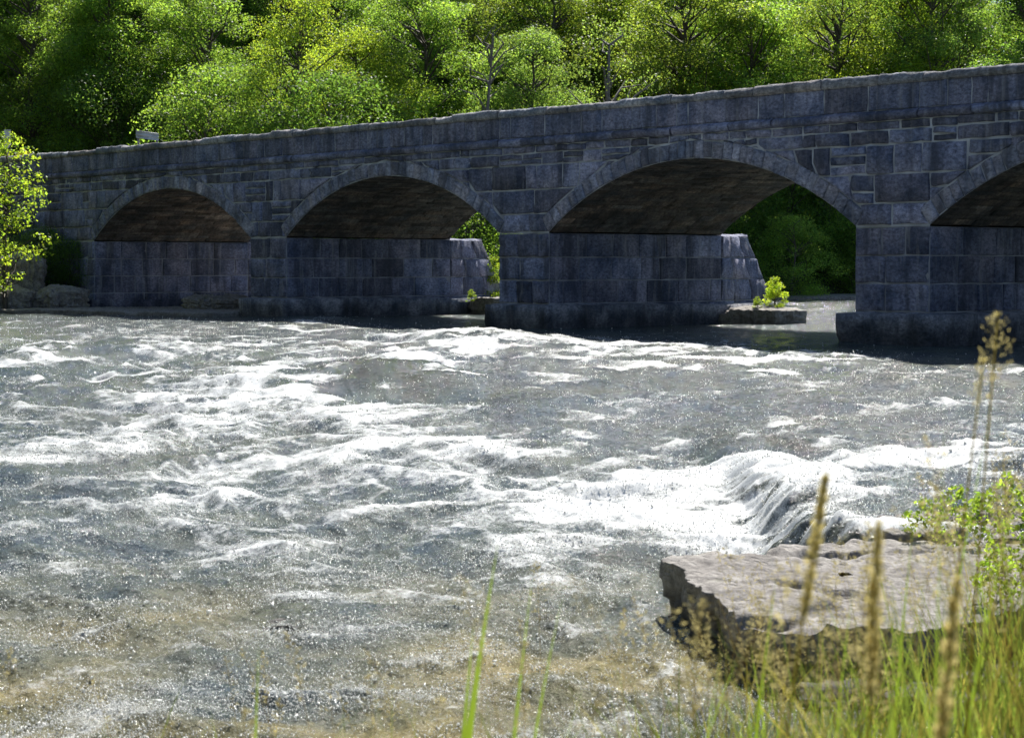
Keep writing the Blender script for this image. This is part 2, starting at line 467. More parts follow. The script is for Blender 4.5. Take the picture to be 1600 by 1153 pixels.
for side in (0, 1):
    p = Acc(); yb = 0. if side == 0 else WID
    s_ = -1 if side == 0 else 1
    p.box(XL, XR, min(yb, yb - s_*.42) + (.004 if side == 0 else 0), max(yb, yb - s_*.42), 5.95 if side == 0 else 5.70, 6.66, (.8, .8, .8), 1)
    if side == 0:
        x = -12.
        while x < 60:
            x1 = x + random.choice([.5, .8, 1.0, 1.3, 1.6])*random.uniform(.9, 1.1)
            p.stone(front(.004), x, x1, 5.94, 6.63, d=.03, gap=.013, nu=10, nv=8, tint=tnt(.17), rough=.8)
            x = x1
    p.build('parapet', [M_STONE, M_MORT], bridge)
    cp = Acc(); x = -12.
    o = yb + (-.09 if side == 0 else -.45)
    while x < 60:
        wd = random.choice([.9, 1.3, 1.8, 2.2])*random.uniform(.85, 1.15); x1 = x + wd
        zt = 6.845 + random.uniform(-.03, .045); tl = random.uniform(-.018, .018); jy = random.uniform(-.02, .02); sd = random.random()*50
        pr = profile_fn([(o + .08, 6.60), (o, 6.625), (o - .01, 6.76), (o + .05, 6.85), (o + .50, 6.86), (o + .54, 6.63)])
        U, V = np.meshgrid(np.r_[x + .01, np.linspace(x + .03, x1 - .03, 14), x1 - .01], np.linspace(0, 1, 16), indexing='ij')
        y, z, a, b = pr(V)
        end = np.minimum((U - x - .01), (x1 - .01 - U)); er = -.035*(end < .005)
        z = z + (z > 6.7)*((zt - 6.86) + tl*(U - .5*(x + x1)) + .035*pn(U*2.4 + sd, V*5, 3) + .02*pn(U*8 + sd, V*12, 4) + er)
        y = y + jy + .03*pn(U*1.9 + sd, z*4, 12) + .012*pn(U*9 + sd, z*9, 13)
        cp.grid(np.stack([U, y, z], -1), tnt(.14))
        for e_ in (0, -1):       # end caps
            ring = np.stack([U, y, z], -1)[e_]
            mid = ring.mean(0)
            cp.quads(np.stack([ring[:-1], ring[1:], np.broadcast_to(mid, ring[:-1].shape), np.broadcast_to(mid, ring[:-1].shape)], 1), (.7, .7, .7))
        x = x1
    oy = 0 if side == 0 else WID - .36
    cp.box(XL, -12., -.09 + oy, .45 + oy, 6.60, 6.85); cp.box(61.5, XR, -.09 + oy, .45 + oy, 6.60, 6.85)
    cp.build('coping', [M_COPE], bridge, smooth=False)
d_ = Acc(); d_.box(XL, XR, .425, WID - .425, 5.45, 5.86, (1, 1, 1)); d_.build('roadway', [plain_mat('bridge_road', (.06, .06, .06), bump=.3)], bridge)

# piers
pc = [-.2, .78, 1.50, 2.22, 2.96]
def side_stones(A, x, sgn, y0, y1, z_list, xtap=None, tv=.24, nu=8, nv=7):
    def fn(U, V):
        P = np.stack([np.full_like(U, x), U, V], -1)
        return P, np.broadcast_to(np.array([float(sgn), 0, 0]), P.shape)
    for a, b in zip(z_list[:-1], z_list[1:]):
        y = y0
        while y < y1 - .01:
            yn = y + random.uniform(.8, 1.6)
            if y1 - yn < .45: yn = y1
            A.stone(fn, y, yn, a, b, tint=tnt(tv), d=random.uniform(.02, .045), gap=.013, nu=nu, nv=nv)
            y = yn
def prow(zv, edge):                        # plan of the upstream nose at height z
    return 3.5 - .95*np.clip((zv - 1.2)/1.7, 0, 1)
for k in range(1, NA):
    xl, xr = CX[k-1] + SPAN/2, CX[k] - SPAN/2
    p = Acc()
    p.box(xl, xr, 0, WID, -2, ZS - .045, (1, 1, 1), 1)
    f0 = front()
    for a, b in zip(pc[:-1], pc[1:]):
        x = xl
        cuts = sorted([xl, xr] + [xl + PW*q for q in random.choice([[.36, .68], [.42], [.3, .72], [.55], [.38, .8]])])
        for c0, c1 in zip(cuts[:-1], cuts[1:]): p.stone(f0, c0 + .002, c1 - .002, a, b, tint=tnt(.26), d=random.uniform(.03, .06), gap=.019, nu=10, nv=9)
    side_stones(p, xr, 1, .0, WID, pc); side_stones(p, xl, -1, .0, WID, pc, nu=6, nv=6)
    po = p.build('pier', [M_PIER, M_MORTD], bridge)
    # upstream nose
    xm = .5*(xl + xr)
    for sgn, xe in ((1, xr), (-1, xl)):
        q = Acc()
        def fnose(U, V, sgn=sgn, xe=xe):
            e = prow(V, 0)
            P = np.stack([xe + (xm - xe)*U, WID + e*U**1.15, V], -1)
            nx = np.stack([np.full_like(U, sgn*.93), np.full_like(U, .36), U*0], -1)
            return P, nx
        for a, b in zip(pc[:-1], pc[1:]):
            cuts = [0, random.uniform(.28, .4), random.uniform(.6, .75), 1.]
            for c0, c1 in zip(cuts[:-1], cuts[1:]):
                def fz(U, V, fnose=fnose): return fnose(U/3.5, V)
                q.stone(fz, c0*3.5, c1*3.5, a, b, tint=tnt(.24), d=.05, gap=.012, nu=8, nv=7, rough=1.5)
        U, V = np.meshgrid(np.linspace(0, 1, 12), np.linspace(-1, 2.93, 16), indexing='ij')
        P, _ = fnose(U, V); q.grid(P, (1, 1, 1), 1)
        q.build('cutwater_face', [M_PIER, M_MORTD], po)
    U = np.linspace(0, 1, 12)
    zt = 2.94 + .05*pn(U*4, U*0 + k, 3)
    A = np.stack([xl + (xm - xl)*U, WID + prow(zt, 0)*U**1.15, zt], -1); B = np.stack([xr + (xm - xr)*U, WID + prow(zt, 0)*U**1.15, zt], -1)
    cs = Acc(); cs.grid(np.stack([A, A*.5 + B*.5 + np.array([0, 0, .08]), B], 1), (1.3, 1.25, 1.2)); cs.build('cap_stone', [M_PIER], po)
    # footing
    fcc = Acc(); mg = .36
    lv = np.array([-2, -.3, .0, .18, .50, .72, .76]); of = np.array([mg - .05, mg - .05, mg - .05, mg - .02, mg, mg - .01, -.02])
    ring = []
    base = [(xl, 0), (xr, 0), (xr, WID), (xm, WID + 3.5), (xl, WID)]
    dirs = [(-1, -1), (1, -1), (1, .3), (0, 1.1), (-1, .3)]
    pts = []
    for i in range(5):
        a = np.array(base[i] + dirs[i]); b = np.array(base[(i+1) % 5] + dirs[(i+1) % 5])
        nn = 26 if i in (1, 4) else 14
        for t in np.linspace(0, 1, nn, endpoint=False): pts.append(a*(1 - t) + b*t)
    pts = np.array(pts); G = np.zeros((len(pts), len(lv), 3))
    for j in range(len(lv)):
        wob = (.035*pn(pts[:, 0]*1.3 + k*9, pts[:, 1]*1.3 + lv[j], 21) + .025*pn(pts[:, 0]*4, pts[:, 1]*4 + lv[j]*4, 22))*(j < 6)
        G[:, j, 0] = pts[:, 0] + pts[:, 2]*(of[j] + wob); G[:, j, 1] = pts[:, 1] + pts[:, 3]*(of[j] + wob)
        G[:, j, 2] = lv[j] + .02*pn(pts[:, 0]*2, pts[:, 1]*2, 23) - .06*sm(3, 8, pts[:, 1])
    fcc.grid(G, (1, 1, 1), 0, wrap=True)
    fcc.build('footing', [M_CONC], po)
# abutments
for side in (0, 1):
    p = Acc()
    xa, xb = (XL, 0.) if side == 0 else (CX[-1] + SPAN/2, XR)
    p.box(xa, xb, .003, WID, -2, ZS - .045, (1, 1, 1), 1)
    zl = [-.2, .3, .78, 1.50, 2.22, 2.96]
    f0 = front(.003)
    for a, b in zip(zl[:-1], zl[1:]):
        x = max(xa, -12.)
        while x < min(xb, 58) - .01:
            xn = x + random.uniform(.7, 1.7)
            if xb - xn < .45: xn = xb
            p.stone(f0, x, min(xn, xb), a, b, tint=tnt(.24), d=.035, gap=.014)
            x = xn
    side_stones(p, xb if side == 0 else xa, 1 if side == 0 else -1, .003, WID, zl)
    if side == 0:
        p.box(-1.5, 0, WID, WID + 3.5, -2, 3.3, (1, 1, 1), 1); side_stones(p, 0, 1, WID, WID + 3.5, zl + [3.3])
    p.box(xb - 1 if side == 0 else xa - .3, xb + .3 if side == 0 else xa + 1, -.3, WID + .3, -2, .5, (.9, .9, .9), 0)
    p.build('abutment', [M_PIER, M_MORTD], bridge)

# ------------------------------------------------------------------ river level
def water_level(X, D):
    low = np.interp(D, [0, 14, 20, 24, 28, 36, 46, 54, 70, 400], [-.98, -.98, -.95, -.78, -.58, -.36, -.14, -.02, .03, .25])
    up = np.interp(D, [0, 18, 24, 28, 36, 46, 54, 70, 400], [-.42, -.42, -.46, -.50, -.36, -.14, -.02, .03, .25])
    xf = 2.98 + .26*pn(D*.9, D*0 + .5, 31) + .07*pn(D*5., D*0 + .5, 32) - .25*sm(20, 24, D)
    t = sm(xf - .36, xf + .22, X)
    t = t*sm(17.1, 17.9, D)
    return low + (up - low)*t

def px2l(px, py):                       # picture point -> place on the river
    D = 20.
    for _ in range(60):
        z = float(water_level((px - 800)/FPX*D, D))
        D = .5*D + .5*(CZ - z)/((py - YH)/FPX)
    return (px - 800)/FPX*D, D

# (px, py, half width px, half height px, foam)
FOAM = [(505, 502, 90, 7, .9), (720, 532, 120, 9, 1.0), (640, 545, 120, 8, .55), (1000, 545, 170, 12, .8), (1180, 552, 110, 9, .6),
        (235, 560, 95, 10, .8), (40, 568, 70, 9, .95), (130, 530, 120, 8, .6), (300, 520, 90, 7, .5), (400, 612, 110, 13, 1.05), (260, 640, 170, 16, .6),
        (560, 640, 120, 12, .6), (5, 622, 30, 8, .9), (690, 578, 60, 7, .8), (450, 545, 180, 9, .5), (930, 575, 160, 9, .3),
        (120, 690, 240, 34, .44), (450, 690, 240, 34, .44), (500, 760, 260, 30, .30), (760, 710, 190, 36, .40), (960, 650, 60, 30, .42), (300, 590, 120, 10, .35), (615, 602, 112, 10, -1.3),
        (1350, 716, 170, 12, .95), (1520, 712, 120, 10, .8), (1450, 735, 150, 12, .3), (1230, 735, 70, 16, .9), (1420, 770, 140, 26, .05),
        (1150, 810, 190, 40, 1.15), (1000, 835, 90, 28, .8), (1240, 800, 110, 45, .8), (890, 775, 110, 34, .55), (760, 800, 130, 40, .28), (1290, 815, 60, 50, .5),
        (120, 1020, 130, 16, .50), (500, 880, 300, 60, .15), (850, 900, 160, 45, .32), (320, 800, 320, 50, .24), (980, 940, 80, 40, .25),
        (930, 520, 260, 5, .8), (1250, 540, 120, 6, .5), (250, 505, 250, 6, .45), (700, 512, 70, 5, .6), (640, 497, 45, 3, .7), (590, 499, 30, 3, .5), (1290, 482, 60, 6, .3), (1200, 498, 60, 3, .6), (60, 500, 160, 5, .5), (330, 500, 90, 3, .5), (1400, 562, 180, 7, .35), (1380, 640, 220, 16, .22), (200, 900, 260, 30, .18), (1560, 745, 80, 10, .5)]
# humps and hollows: (px, py, half width px, half height px, metres)
HUMP = [(612, 597, 118, 12, .40), (615, 622, 118, 7, -.26), (500, 505, 90, 8, .18), (720, 530, 110, 8, .16), (200, 552, 110, 12, .20), (230, 580, 110, 10, -.08),
        (40, 562, 60, 10, .16), (400, 604, 100, 12, .10), (780, 540, 90, 10, .14), (1040, 700, 80, 18, -.12), (1240, 680, 120, 16, .05), (1300, 640, 190, 14, .10),
        (900, 645, 120, 16, .12), (1420, 600, 160, 10, .09), (1100, 600, 130, 8, .08), (980, 760, 90, 20, .12), (860, 720, 120, 14, .10), (450, 985, 70, 16, .12),
        (1400, 700, 150, 12, .05)]
def blob(X, D, px, py, rx, ry, pw=1.):
    x0, d0 = px2l(px, py)
    H = CZ - float(water_level(x0, d0))
    ax = rx*d0/FPX; ad = ry*d0*d0/(FPX*H)
    # crests lean with the current
    r = np.zeros_like(D)
    m = (np.abs(D - d0) < 2.4*ad) & (np.abs(X - x0) < 2.4*ax + .4*ad)
    Xm, Dm = X[m], D[m]
    r[m] = np.exp(-(((Xm - x0) + .15*(Dm - d0))/ax)**2 - ((Dm - d0)/ad)**2)
    return r

def build_water():
    fan0 = 1.0                                  # fan apex a metre behind the viewpoint
    na, nr = 1350, 1250
    an = np.radians(np.linspace(-34, 34, na))
    inv = np.linspace(1/9.5, 1/230., nr); rr = 1/inv
    R, A = np.meshgrid(rr, an, indexing='ij')
    D = R*np.cos(A) - fan0; X = R*np.sin(A)
    x, y = w2(X, D)
    z = water_level(X, D)
    fo = np.zeros_like(z)
    wx = x + .5*pn(x*.35, y*.35, 41); wy = y + .5*pn(x*.35, y*.35, 42)
    wX = X + .35*pn(x*.9, y*.9, 61); wD = D + D*D/60.*.35*pn(x*.8, y*.8, 62)
    for f in FOAM: fo += f[4]*blob(wX, wD, *f[:4])
    hu = np.zeros_like(z)
    wX = X + .3*pn(x*.7, y*.7, 63)
    for f in HUMP: hu += f[4]*blob(wX, D, *f[:4])
    quiet = 1 - .55*sm(46, 60, D)
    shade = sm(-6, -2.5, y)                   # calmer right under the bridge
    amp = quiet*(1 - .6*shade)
    up = sm(8, 12, y)
    amp = amp*(1 - up) + .9*up
    r1 = 1 - 2*np.abs(pn(wx*.20, wy*.40, 51))
    r2 = 1 - 2*np.abs(pn(wx*.62 + 3, wy*.95, 52))
    r3 = 1 - 2*np.abs(pn(wx*1.5 + 3, wy*2.1, 53))
    n4 = 1 - 2*np.abs(pn(wx*3.6, wy*4.6, 54)); n5 = pn(x*8.5, y*9.5, 55); n6 = pn(x*19, y*21, 56)
    agit = .55 + .9*np.clip(fo, 0, 1.2)
    n7 = 1 - 2*np.abs(pn(wx*9 + 2, wy*9, 57))
    fc_ = np.clip(fo*1.2, 0, 1)
    hw_ = .038*r3 + .020*n4 + .012*n5*agit + .0055*n6 + .003*n7
    hf_ = .075*fbm(wx*1.25 + 4, wy*1.5, 58, 6, .52, 2.1)
    h = .12*r1 + .080*r2*agit + hw_*(1 - .75*fc_) + hf_*fc_
    fall = np.exp(-((X - 2.8)/.6)**2)*sm(16.5, 17.5, D)*(1 - sm(22.5, 24, D))
    z = z + (h - .06)*amp*(1 - .5*fall) + hu + .045*np.clip(fo, 0, 1)*fbm(wx*2.7, wy*3.1, 59, 4, .55)
    fo = fo + .42*sm(.25, .95, r2*.5 + r1*.5)*amp + .30*sm(.3, .95, r3)*agit*amp - .02 + .42*pn(wx*.9, wy*.22, 71)*amp + .30*pn(wx*2.4, wy*.55, 73)*amp
    z = z + fall*.12*fbm(D*3.2, X*2.4, 79, 5)
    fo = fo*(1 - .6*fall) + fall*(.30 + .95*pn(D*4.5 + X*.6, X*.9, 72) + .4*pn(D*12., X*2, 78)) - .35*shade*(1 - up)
    shal = sm(21, 12.5, D)*.75*(.6 + .8*pn(x*.5, y*.5, 81)) + .12*pn(x*.3, y*.3, 82) + .10
    shal = np.clip(shal - .5*blob(X, D, 615, 600, 110, 12), 0, 1)
    idx = np.arange(nr*na).reshape(nr, na)
    F = np.stack([idx[:-1, :-1].ravel(), idx[:-1, 1:].ravel(), idx[1:, 1:].ravel(), idx[1:, :-1].ravel()], 1)
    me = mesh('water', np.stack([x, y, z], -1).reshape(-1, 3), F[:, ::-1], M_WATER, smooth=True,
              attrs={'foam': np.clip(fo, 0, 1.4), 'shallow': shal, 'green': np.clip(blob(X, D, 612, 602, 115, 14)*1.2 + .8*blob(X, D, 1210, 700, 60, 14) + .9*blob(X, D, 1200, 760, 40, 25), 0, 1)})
    o = link('water', me); tag(o, kind='structure')
    # white flecks: foam and droplets, plus sun glints modelled as white geometry
    q = np.random.RandomState(5)
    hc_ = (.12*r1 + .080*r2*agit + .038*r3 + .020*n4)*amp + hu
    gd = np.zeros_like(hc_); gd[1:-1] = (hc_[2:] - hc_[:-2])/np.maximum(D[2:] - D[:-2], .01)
    face = sm(.02, .34, gd)                       # faces that would mirror the sun: white flecks gather here as glints
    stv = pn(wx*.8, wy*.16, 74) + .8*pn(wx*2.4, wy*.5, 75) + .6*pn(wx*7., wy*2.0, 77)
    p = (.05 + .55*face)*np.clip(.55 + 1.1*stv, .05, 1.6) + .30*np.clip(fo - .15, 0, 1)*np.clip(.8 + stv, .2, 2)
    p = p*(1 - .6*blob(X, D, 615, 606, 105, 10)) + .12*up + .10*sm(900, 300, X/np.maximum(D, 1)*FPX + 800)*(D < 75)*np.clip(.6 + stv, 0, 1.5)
    p = p*(1 - .93*sm(-4.5, -2., y)*(1 - up))*(1 - .25*sm(.7, 1.1, fo)) + .10*fall  # flecks thinned where the bridge's shadow falls, so glints stop there
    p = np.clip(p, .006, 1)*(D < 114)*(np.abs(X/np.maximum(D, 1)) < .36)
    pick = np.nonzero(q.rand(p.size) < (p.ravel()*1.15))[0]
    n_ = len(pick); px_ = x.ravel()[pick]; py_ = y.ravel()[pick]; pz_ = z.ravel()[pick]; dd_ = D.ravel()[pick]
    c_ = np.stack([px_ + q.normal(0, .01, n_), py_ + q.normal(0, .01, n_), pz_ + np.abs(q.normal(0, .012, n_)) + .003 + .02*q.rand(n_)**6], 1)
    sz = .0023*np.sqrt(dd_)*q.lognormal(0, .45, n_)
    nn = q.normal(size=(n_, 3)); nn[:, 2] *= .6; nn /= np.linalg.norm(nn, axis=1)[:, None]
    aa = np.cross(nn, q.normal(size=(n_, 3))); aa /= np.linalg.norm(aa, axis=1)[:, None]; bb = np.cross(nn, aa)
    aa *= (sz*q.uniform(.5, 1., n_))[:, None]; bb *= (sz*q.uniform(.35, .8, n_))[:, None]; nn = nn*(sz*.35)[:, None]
    T4 = np.stack([c_ - aa - nn*.5, c_ + aa*.5 - bb - nn*.2, c_ + aa*.6 + bb, c_ + nn], 1)      # small four-sided flecks
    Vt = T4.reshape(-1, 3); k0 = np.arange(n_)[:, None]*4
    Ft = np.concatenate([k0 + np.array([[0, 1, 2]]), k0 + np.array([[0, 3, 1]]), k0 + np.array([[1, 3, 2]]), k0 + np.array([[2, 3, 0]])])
    tag(link('spray_glints', mesh('spray_glints', Vt, Ft, M_SPRAY_GLINT)), 'white flecks across the rapids: foam, droplets and sun glints shaped as flecks', 'spray_glints', kind='stuff')
    print('FLECKS', n_)
build_water()

# ------------------------------------------------------------------ ground
def bankx(y): return -9 + .28*np.maximum(y, 0) + 9.5*sm(.2, -1.2, y) + 1.5*np.maximum(-4 - y, 0)
def ground_h(x, y):
    X, D = loc(x, y)
    nz = fbm(x*.15, y*.15, 91, 4)
    # far (left) bank
    d = bankx(y) - x + 1.5*pn(x*.2, y*.2, 92)
    left = -1.6 + 2.0*sm(-1.0, 1.5, d) + np.clip(d - 1, 0, 60)*(.34 + .2*sm(0, -2, y)) + .5*nz*sm(0, 4, d)
    road = np.exp(-(np.maximum(np.abs(y - 3.8) - 5, 0)/3.)**2)*sm(0, 5, -x - 4)
    left = left*(1 - road) + 5.4*road
    edge = np.interp(X, [-60, -6, 0, 1.0, 2.4, 3.4, 4.2, 5, 7, 12, 40], [8., 8.8, 9.3, 9.8, 11.2, 12.4, 14.4, 17.5, 21, 24, 30]) + .5*pn(X*.8, D*.8, 93)
    dn = edge - D
    near = -2.2 + 1.45*sm(-1.5, .8, dn) + np.clip(dn, 0, 5.2)*.22 + .12*pn(x*.9, y*.9, 94)*sm(-1, 2, dn)
    near = np.where(D < -5, near + np.clip(-5 - D, 0, 300)*.06, near)
    far_r = sm(0, 6, x - 73)*(y > -25)*4.5
    near = near + far_r
    return np.maximum(left, near)
def gh(x, y): return float(ground_h(np.array([x]), np.array([y]))[0])
def build_ground():
    na, nr = 420, 300
    an = np.linspace(-math.pi, math.pi, na)
    an = an - .55*np.sin(an)*1.0            # finer ahead
    rr = np.geomspace(.4, 900, nr)
    R, A = np.meshgrid(rr, an, indexing='ij')
    X = R*np.sin(A); D = R*np.cos(A)
    x, y = w2(X, D); z = ground_h(x, y)
    z = np.minimum(z, 60)
    idx = np.arange(nr*na).reshape(nr, na)
    F = np.stack([idx[:-1, :-1].ravel(), idx[:-1, 1:].ravel(), idx[1:, 1:].ravel(), idx[1:, :-1].ravel()], 1)[:, ::-1]
    o = link('ground', mesh('ground', np.stack([x, y, z], -1).reshape(-1, 3), F, M_GROUND, smooth=True)); tag(o, kind='structure')
build_ground()

# ------------------------------------------------------------------ rocks
def rock(name, poly, ztop, zbot, label, seed=1, mat=None, n=140, tops=26, sides=22, rough=.06, tilt=(0, 0), under=.12, world=False, dome=.0):
    poly = np.array(poly, float)
    if not world:
        px_, py_ = w2(poly[:, 0], poly[:, 1]); poly = np.stack([px_, py_], 1)
    cen = poly.mean(0)
    cl = np.vstack([poly, poly[:1]]); L = np.r_[0, np.cumsum(np.linalg.norm(np.diff(cl, axis=0), axis=1))]
    t = np.linspace(0, L[-1], n, endpoint=False)
    P = np.stack([np.interp(t, L, cl[:, 0]), np.interp(t, L, cl[:, 1])], 1)
    size = L[-1]/6
    P = P + (P - cen)/np.linalg.norm(P - cen, axis=1)[:, None]*(rough*1.2*pn(P[:, 0]*2.1/size*1.2, P[:, 1]*2.1/size*1.2, seed)[:, None] + rough*.7*pn(P[:, 0]*7, P[:, 1]*7, seed + 1)[:, None])
    rows = []
    for s in np.linspace(.02, 1, tops)**.8:
        q = cen + (P - cen)*s
        loc_ = q - cen
        z = ztop + tilt[0]*loc_[:, 0] + tilt[1]*loc_[:, 1] + rough*.5*pn(q[:, 0]*1.6/size, q[:, 1]*1.6/size, seed + 2) + rough*.35*pn(q[:, 0]*6, q[:, 1]*6, seed + 3) - dome*s*s
        # flaking: stepped top
        st = fbm(q[:, 0]*1.1/size, q[:, 1]*1.1/size, seed + 4, 3)
        z = z - rough*.9*sm(.10, .16, st) - rough*.8*sm(.3, .34, st)
        rows.append(np.c_[q, z])
    edge = rows[-1]
    for j in range(1, sides + 1):
        f = j/sides
        h = np.floor(f*7)/7.
        o_ = -under*f + rough*.9*pn(P[:, 0]*2.2 + h*31, P[:, 1]*2.2 + h*17, seed + 5) + rough*.5*pn(P[:, 0]*9, P[:, 1]*9 + f*6, seed + 6)
        q = edge[:, :2] + (P - cen)/np.linalg.norm(P - cen, axis=1)[:, None]*(o_[:, None])*min(1, f*4)
        rows.append(np.c_[q, edge[:, 2]*(1 - f) + zbot*f])
    G = np.stack(rows, 1)
    G[..., :2] -= cen; zb = G[..., 2].min(); 
    a = Acc(); a.grid(G, (1, 1, 1), 0, wrap=True, flip=False)
    o = a.build(name, [mat or M_ROCK], None, smooth=False)
    o.location = (cen[0], cen[1], 0)
    if label: tag(o, label, 'gravel bar' if name == 'gravel_bar' else 'rock')
    return o
rock('rock_slab', [(1.25, 16.4), (1.35, 15.8), (1.42, 14.8), (1.58, 13.7), (2.69, 13.2), (3.5, 13.9), (4.3, 15.0), (4.4, 17.0), (3.48, 17.9), (2.4, 17.3)], -.46, -1.5,
     'large flat pinkish-grey rock slab jutting into the water beside the little waterfall', 3, n=320, tops=90, sides=50, rough=.085, under=.12)
rock('boulder', [(3.25, 18.2), (3.5, 17.6), (4.6, 17.3), (5.6, 17.8), (5.4, 19.2), (4.2, 19.4), (3.5, 19.0)], -.36, -1.5,
     'mossy brown rock at the right end of the waterfall lip', 13, n=160, tops=30, rough=.10, dome=.06, under=.1)
rock('boulder', [(1.9, 12.9), (2.6, 12.5), (3.8, 12.7), (4.3, 13.5), (3.2, 13.9), (2.1, 13.6)], -.78, -1.5,
     'low dark rock in the shade just below the large flat slab', 23, rough=.08, under=.05)
# rocks beside and beneath the bridge
rock('rock_shelf', [(-4, -5.2), (2.5, -4.7), (7, -3.2), (11.8, -1.4), (12.0, 9), (.5, 9), (-.5, -.4), (-4, -.4)], .20, -.9,
     'long flat dark rock shelf along the waterline under the leftmost arch', 31, n=300, rough=.12, world=True, under=.25)
rock('boulder', [(-19.9, 81.5), (-18.9, 80.9), (-17.8, 81.4), (-17.6, 82.6), (-19.6, 83.2)], 1.12, .1,
     'layered pale grey boulder at the foot of the left abutment', 41, rough=.14, dome=.25, under=.1)
rock('boulder', [(-22.2, 80.4), (-21, 79.8), (-19.75, 80.3), (-19.7, 81.6), (-22, 82)], 1.18, .1,
     'rounded grey boulder at the left edge of the river under the small tree', 43, rough=.14, dome=.3, under=.1)
rock('boulder', [(-21.6, 82.4), (-20.6, 82), (-19.6, 82.4), (-19.7, 83.4), (-21.4, 83.8)], 2.5, .8,
     'upper grey rock half hidden by leaves of the small tree', 47, rough=.15, dome=.3, under=.1)
rock('boulder', [(5.5, 1.0), (7.0, .6), (8.3, 1.2), (8.4, 2.6), (6.2, 3.0)], .85, .1, 'dark boulder lying in the shade inside the leftmost arch', 53, rough=.13, world=True, dome=.25)
rock('rock_slab', [(6.9, 65.3), (8.6, 64.6), (9.75, 65.4), (9.6, 67), (8, 67.6), (6.9, 67)], .60, -.5,
     'brown flat rock at the upstream foot of the second pier, with a bush on it', 59, rough=.10, under=.1, dome=.1)
rock('rock_slab', [(14.6, 8.5), (16.6, 8.2), (17.4, 10.5), (16.8, 13.0), (14.0, 13.2)], .70, -.5,
     'pale flat rock at the upstream foot of the first pier from the left', 61, rough=.10, world=True, under=.1)
rock('gravel_bar', [(13.5, 106.5), (21.5, 105.5), (23, 111), (13, 112)], .36, -.8,
     'pale gravel bar at the far bank, seen beneath the third arch', 63, rough=.08, under=.0, dome=.1)
hx, hd = px2l(625, 612)
hx, hd = px2l(452, 1000)
rock('boulder', [(hx - .2, hd - .15), (hx + .2, hd - .16), (hx + .22, hd + .15), (hx - .18, hd + .17)], -.86, -1.4, 'small brown stone breaking the shallow water near the bottom left', 71, n=60, tops=12, sides=8, rough=.05, under=.02)

# ------------------------------------------------------------------ trees
def leaves(acc, C, r, n, size, rs, tv=.25, flat=.5, droop=0.):
    """n leaf-sized faces in a clump at C"""
    d = rs.normal(size=(n, 3)); d /= np.linalg.norm(d, axis=1)[:, None]
    rad = r*rs.uniform(.25, 1.0, n)**.6
    p = C + d*rad[:, None]*np.array([1.15, 1.15, .62])
    nrm = d*.5 + rs.normal(size=(n, 3))*.7 + np.array([0, 0, flat]); nrm /= np.linalg.norm(nrm, axis=1)[:, None]
    a = np.cross(nrm, rs.normal(size=(n, 3))); a /= np.linalg.norm(a, axis=1)[:, None] + 1e-9
    b = np.cross(nrm, a)
    L = size*rs.uniform(.6, 1.35, n)[:, None]; W = L*rs.uniform(.5, .8, n)[:, None]
    q = np.stack([p - a*L*.5, p + b*W*.5 + a*L*.05, p + a*L*.5 - nrm*L*.12, p - b*W*.5 + a*L*.05], 1)
    br = rs.normal(1, tv, n).clip(.45, 1.7)*rs.uniform(.6, 1.35); yl = rs.uniform(-.12, .18, n)
    acc.quads(q, np.stack([br*(1 + yl), br, br*(1 - yl)], 1))

def tree_meshes(name, H, W, base, seed, n_cl=85, n_lf=190, lsize=.17, bark=None, trunk_r=.17, sparse=1., lean=0., shape='oval', cl=1.):
    rs = np.random.RandomState(seed)
    t = Acc(); c = Acc()
    zz = np.linspace(0, H*.93, 12)
    ln = np.array([lean*rs.choice([-1, 1]), lean*.3])
    wb = .125*min(1, H/10)
    tx = np.c_[zz*ln[0] + wb*np.cumsum(rs.normal(size=12)), zz*ln[1] + wb*np.cumsum(rs.normal(size=12))]; tx -= tx[0]
    tr = np.c_[tx, zz - .5]
    t.tube(tr, trunk_r*(1 - zz/H)**.8 + .025, 8)
    for i in range(n_cl):
        f = rs.uniform(0, 1)**(.85)
        z = base + (H - base)*f
        if shape == 'oval': w_ = math.sqrt(max(0, 1 - (2*f - .85)**2/1.35))
        elif shape == 'cone': w_ = (1 - f)**.7*1.05 + .1
        else: w_ = math.sqrt(max(.05, 1 - f*f))
        a = rs.uniform(0, 2*math.pi); rr = W*w_*rs.uniform(.25, 1.0)**.5*rs.uniform(.6, 1.35)
        ax = np.array([np.interp(z, tr[:, 2], tr[:, 0]), np.interp(z, tr[:, 2], tr[:, 1])])
        C = np.array([ax[0] + rr*math.cos(a), ax[1] + rr*math.sin(a), z])
        # limb
        z0 = max(base*.5, z - rr*rs.uniform(.5, 1.0)); z0 = min(z0, H*.9)
        s = np.array([np.interp(z0, tr[:, 2], tr[:, 0]), np.interp(z0, tr[:, 2], tr[:, 1]), z0])
        m_ = s*.5 + C*.5 + rs.normal(size=3)*.25*min(1, H/8)
        if i % 2 == 0: t.tube([s, s*.6 + m_*.4, m_, m_*.4 + C*.6, C], np.array([.06, .05, .038, .025, .010])*min(1.3, H/12 + .03), 4)
        rc = rs.uniform(.38, 1.1)*max((W/3.)**.5, .6)*cl
        leaves(c, C, rc, int(n_lf*sparse*rs.uniform(.6, 1.3)*rc*rc/(cl*cl)), lsize, rs)
    tm = mesh(name + '_trunk', np.concatenate(t.V), np.concatenate(t.F), bark or M_BARK, smooth=True)
    cm = mesh(name + '_crown', np.concatenate(c.V), np.concatenate(c.F), M_LEAF, np.concatenate(c.T))
    return tm, cm

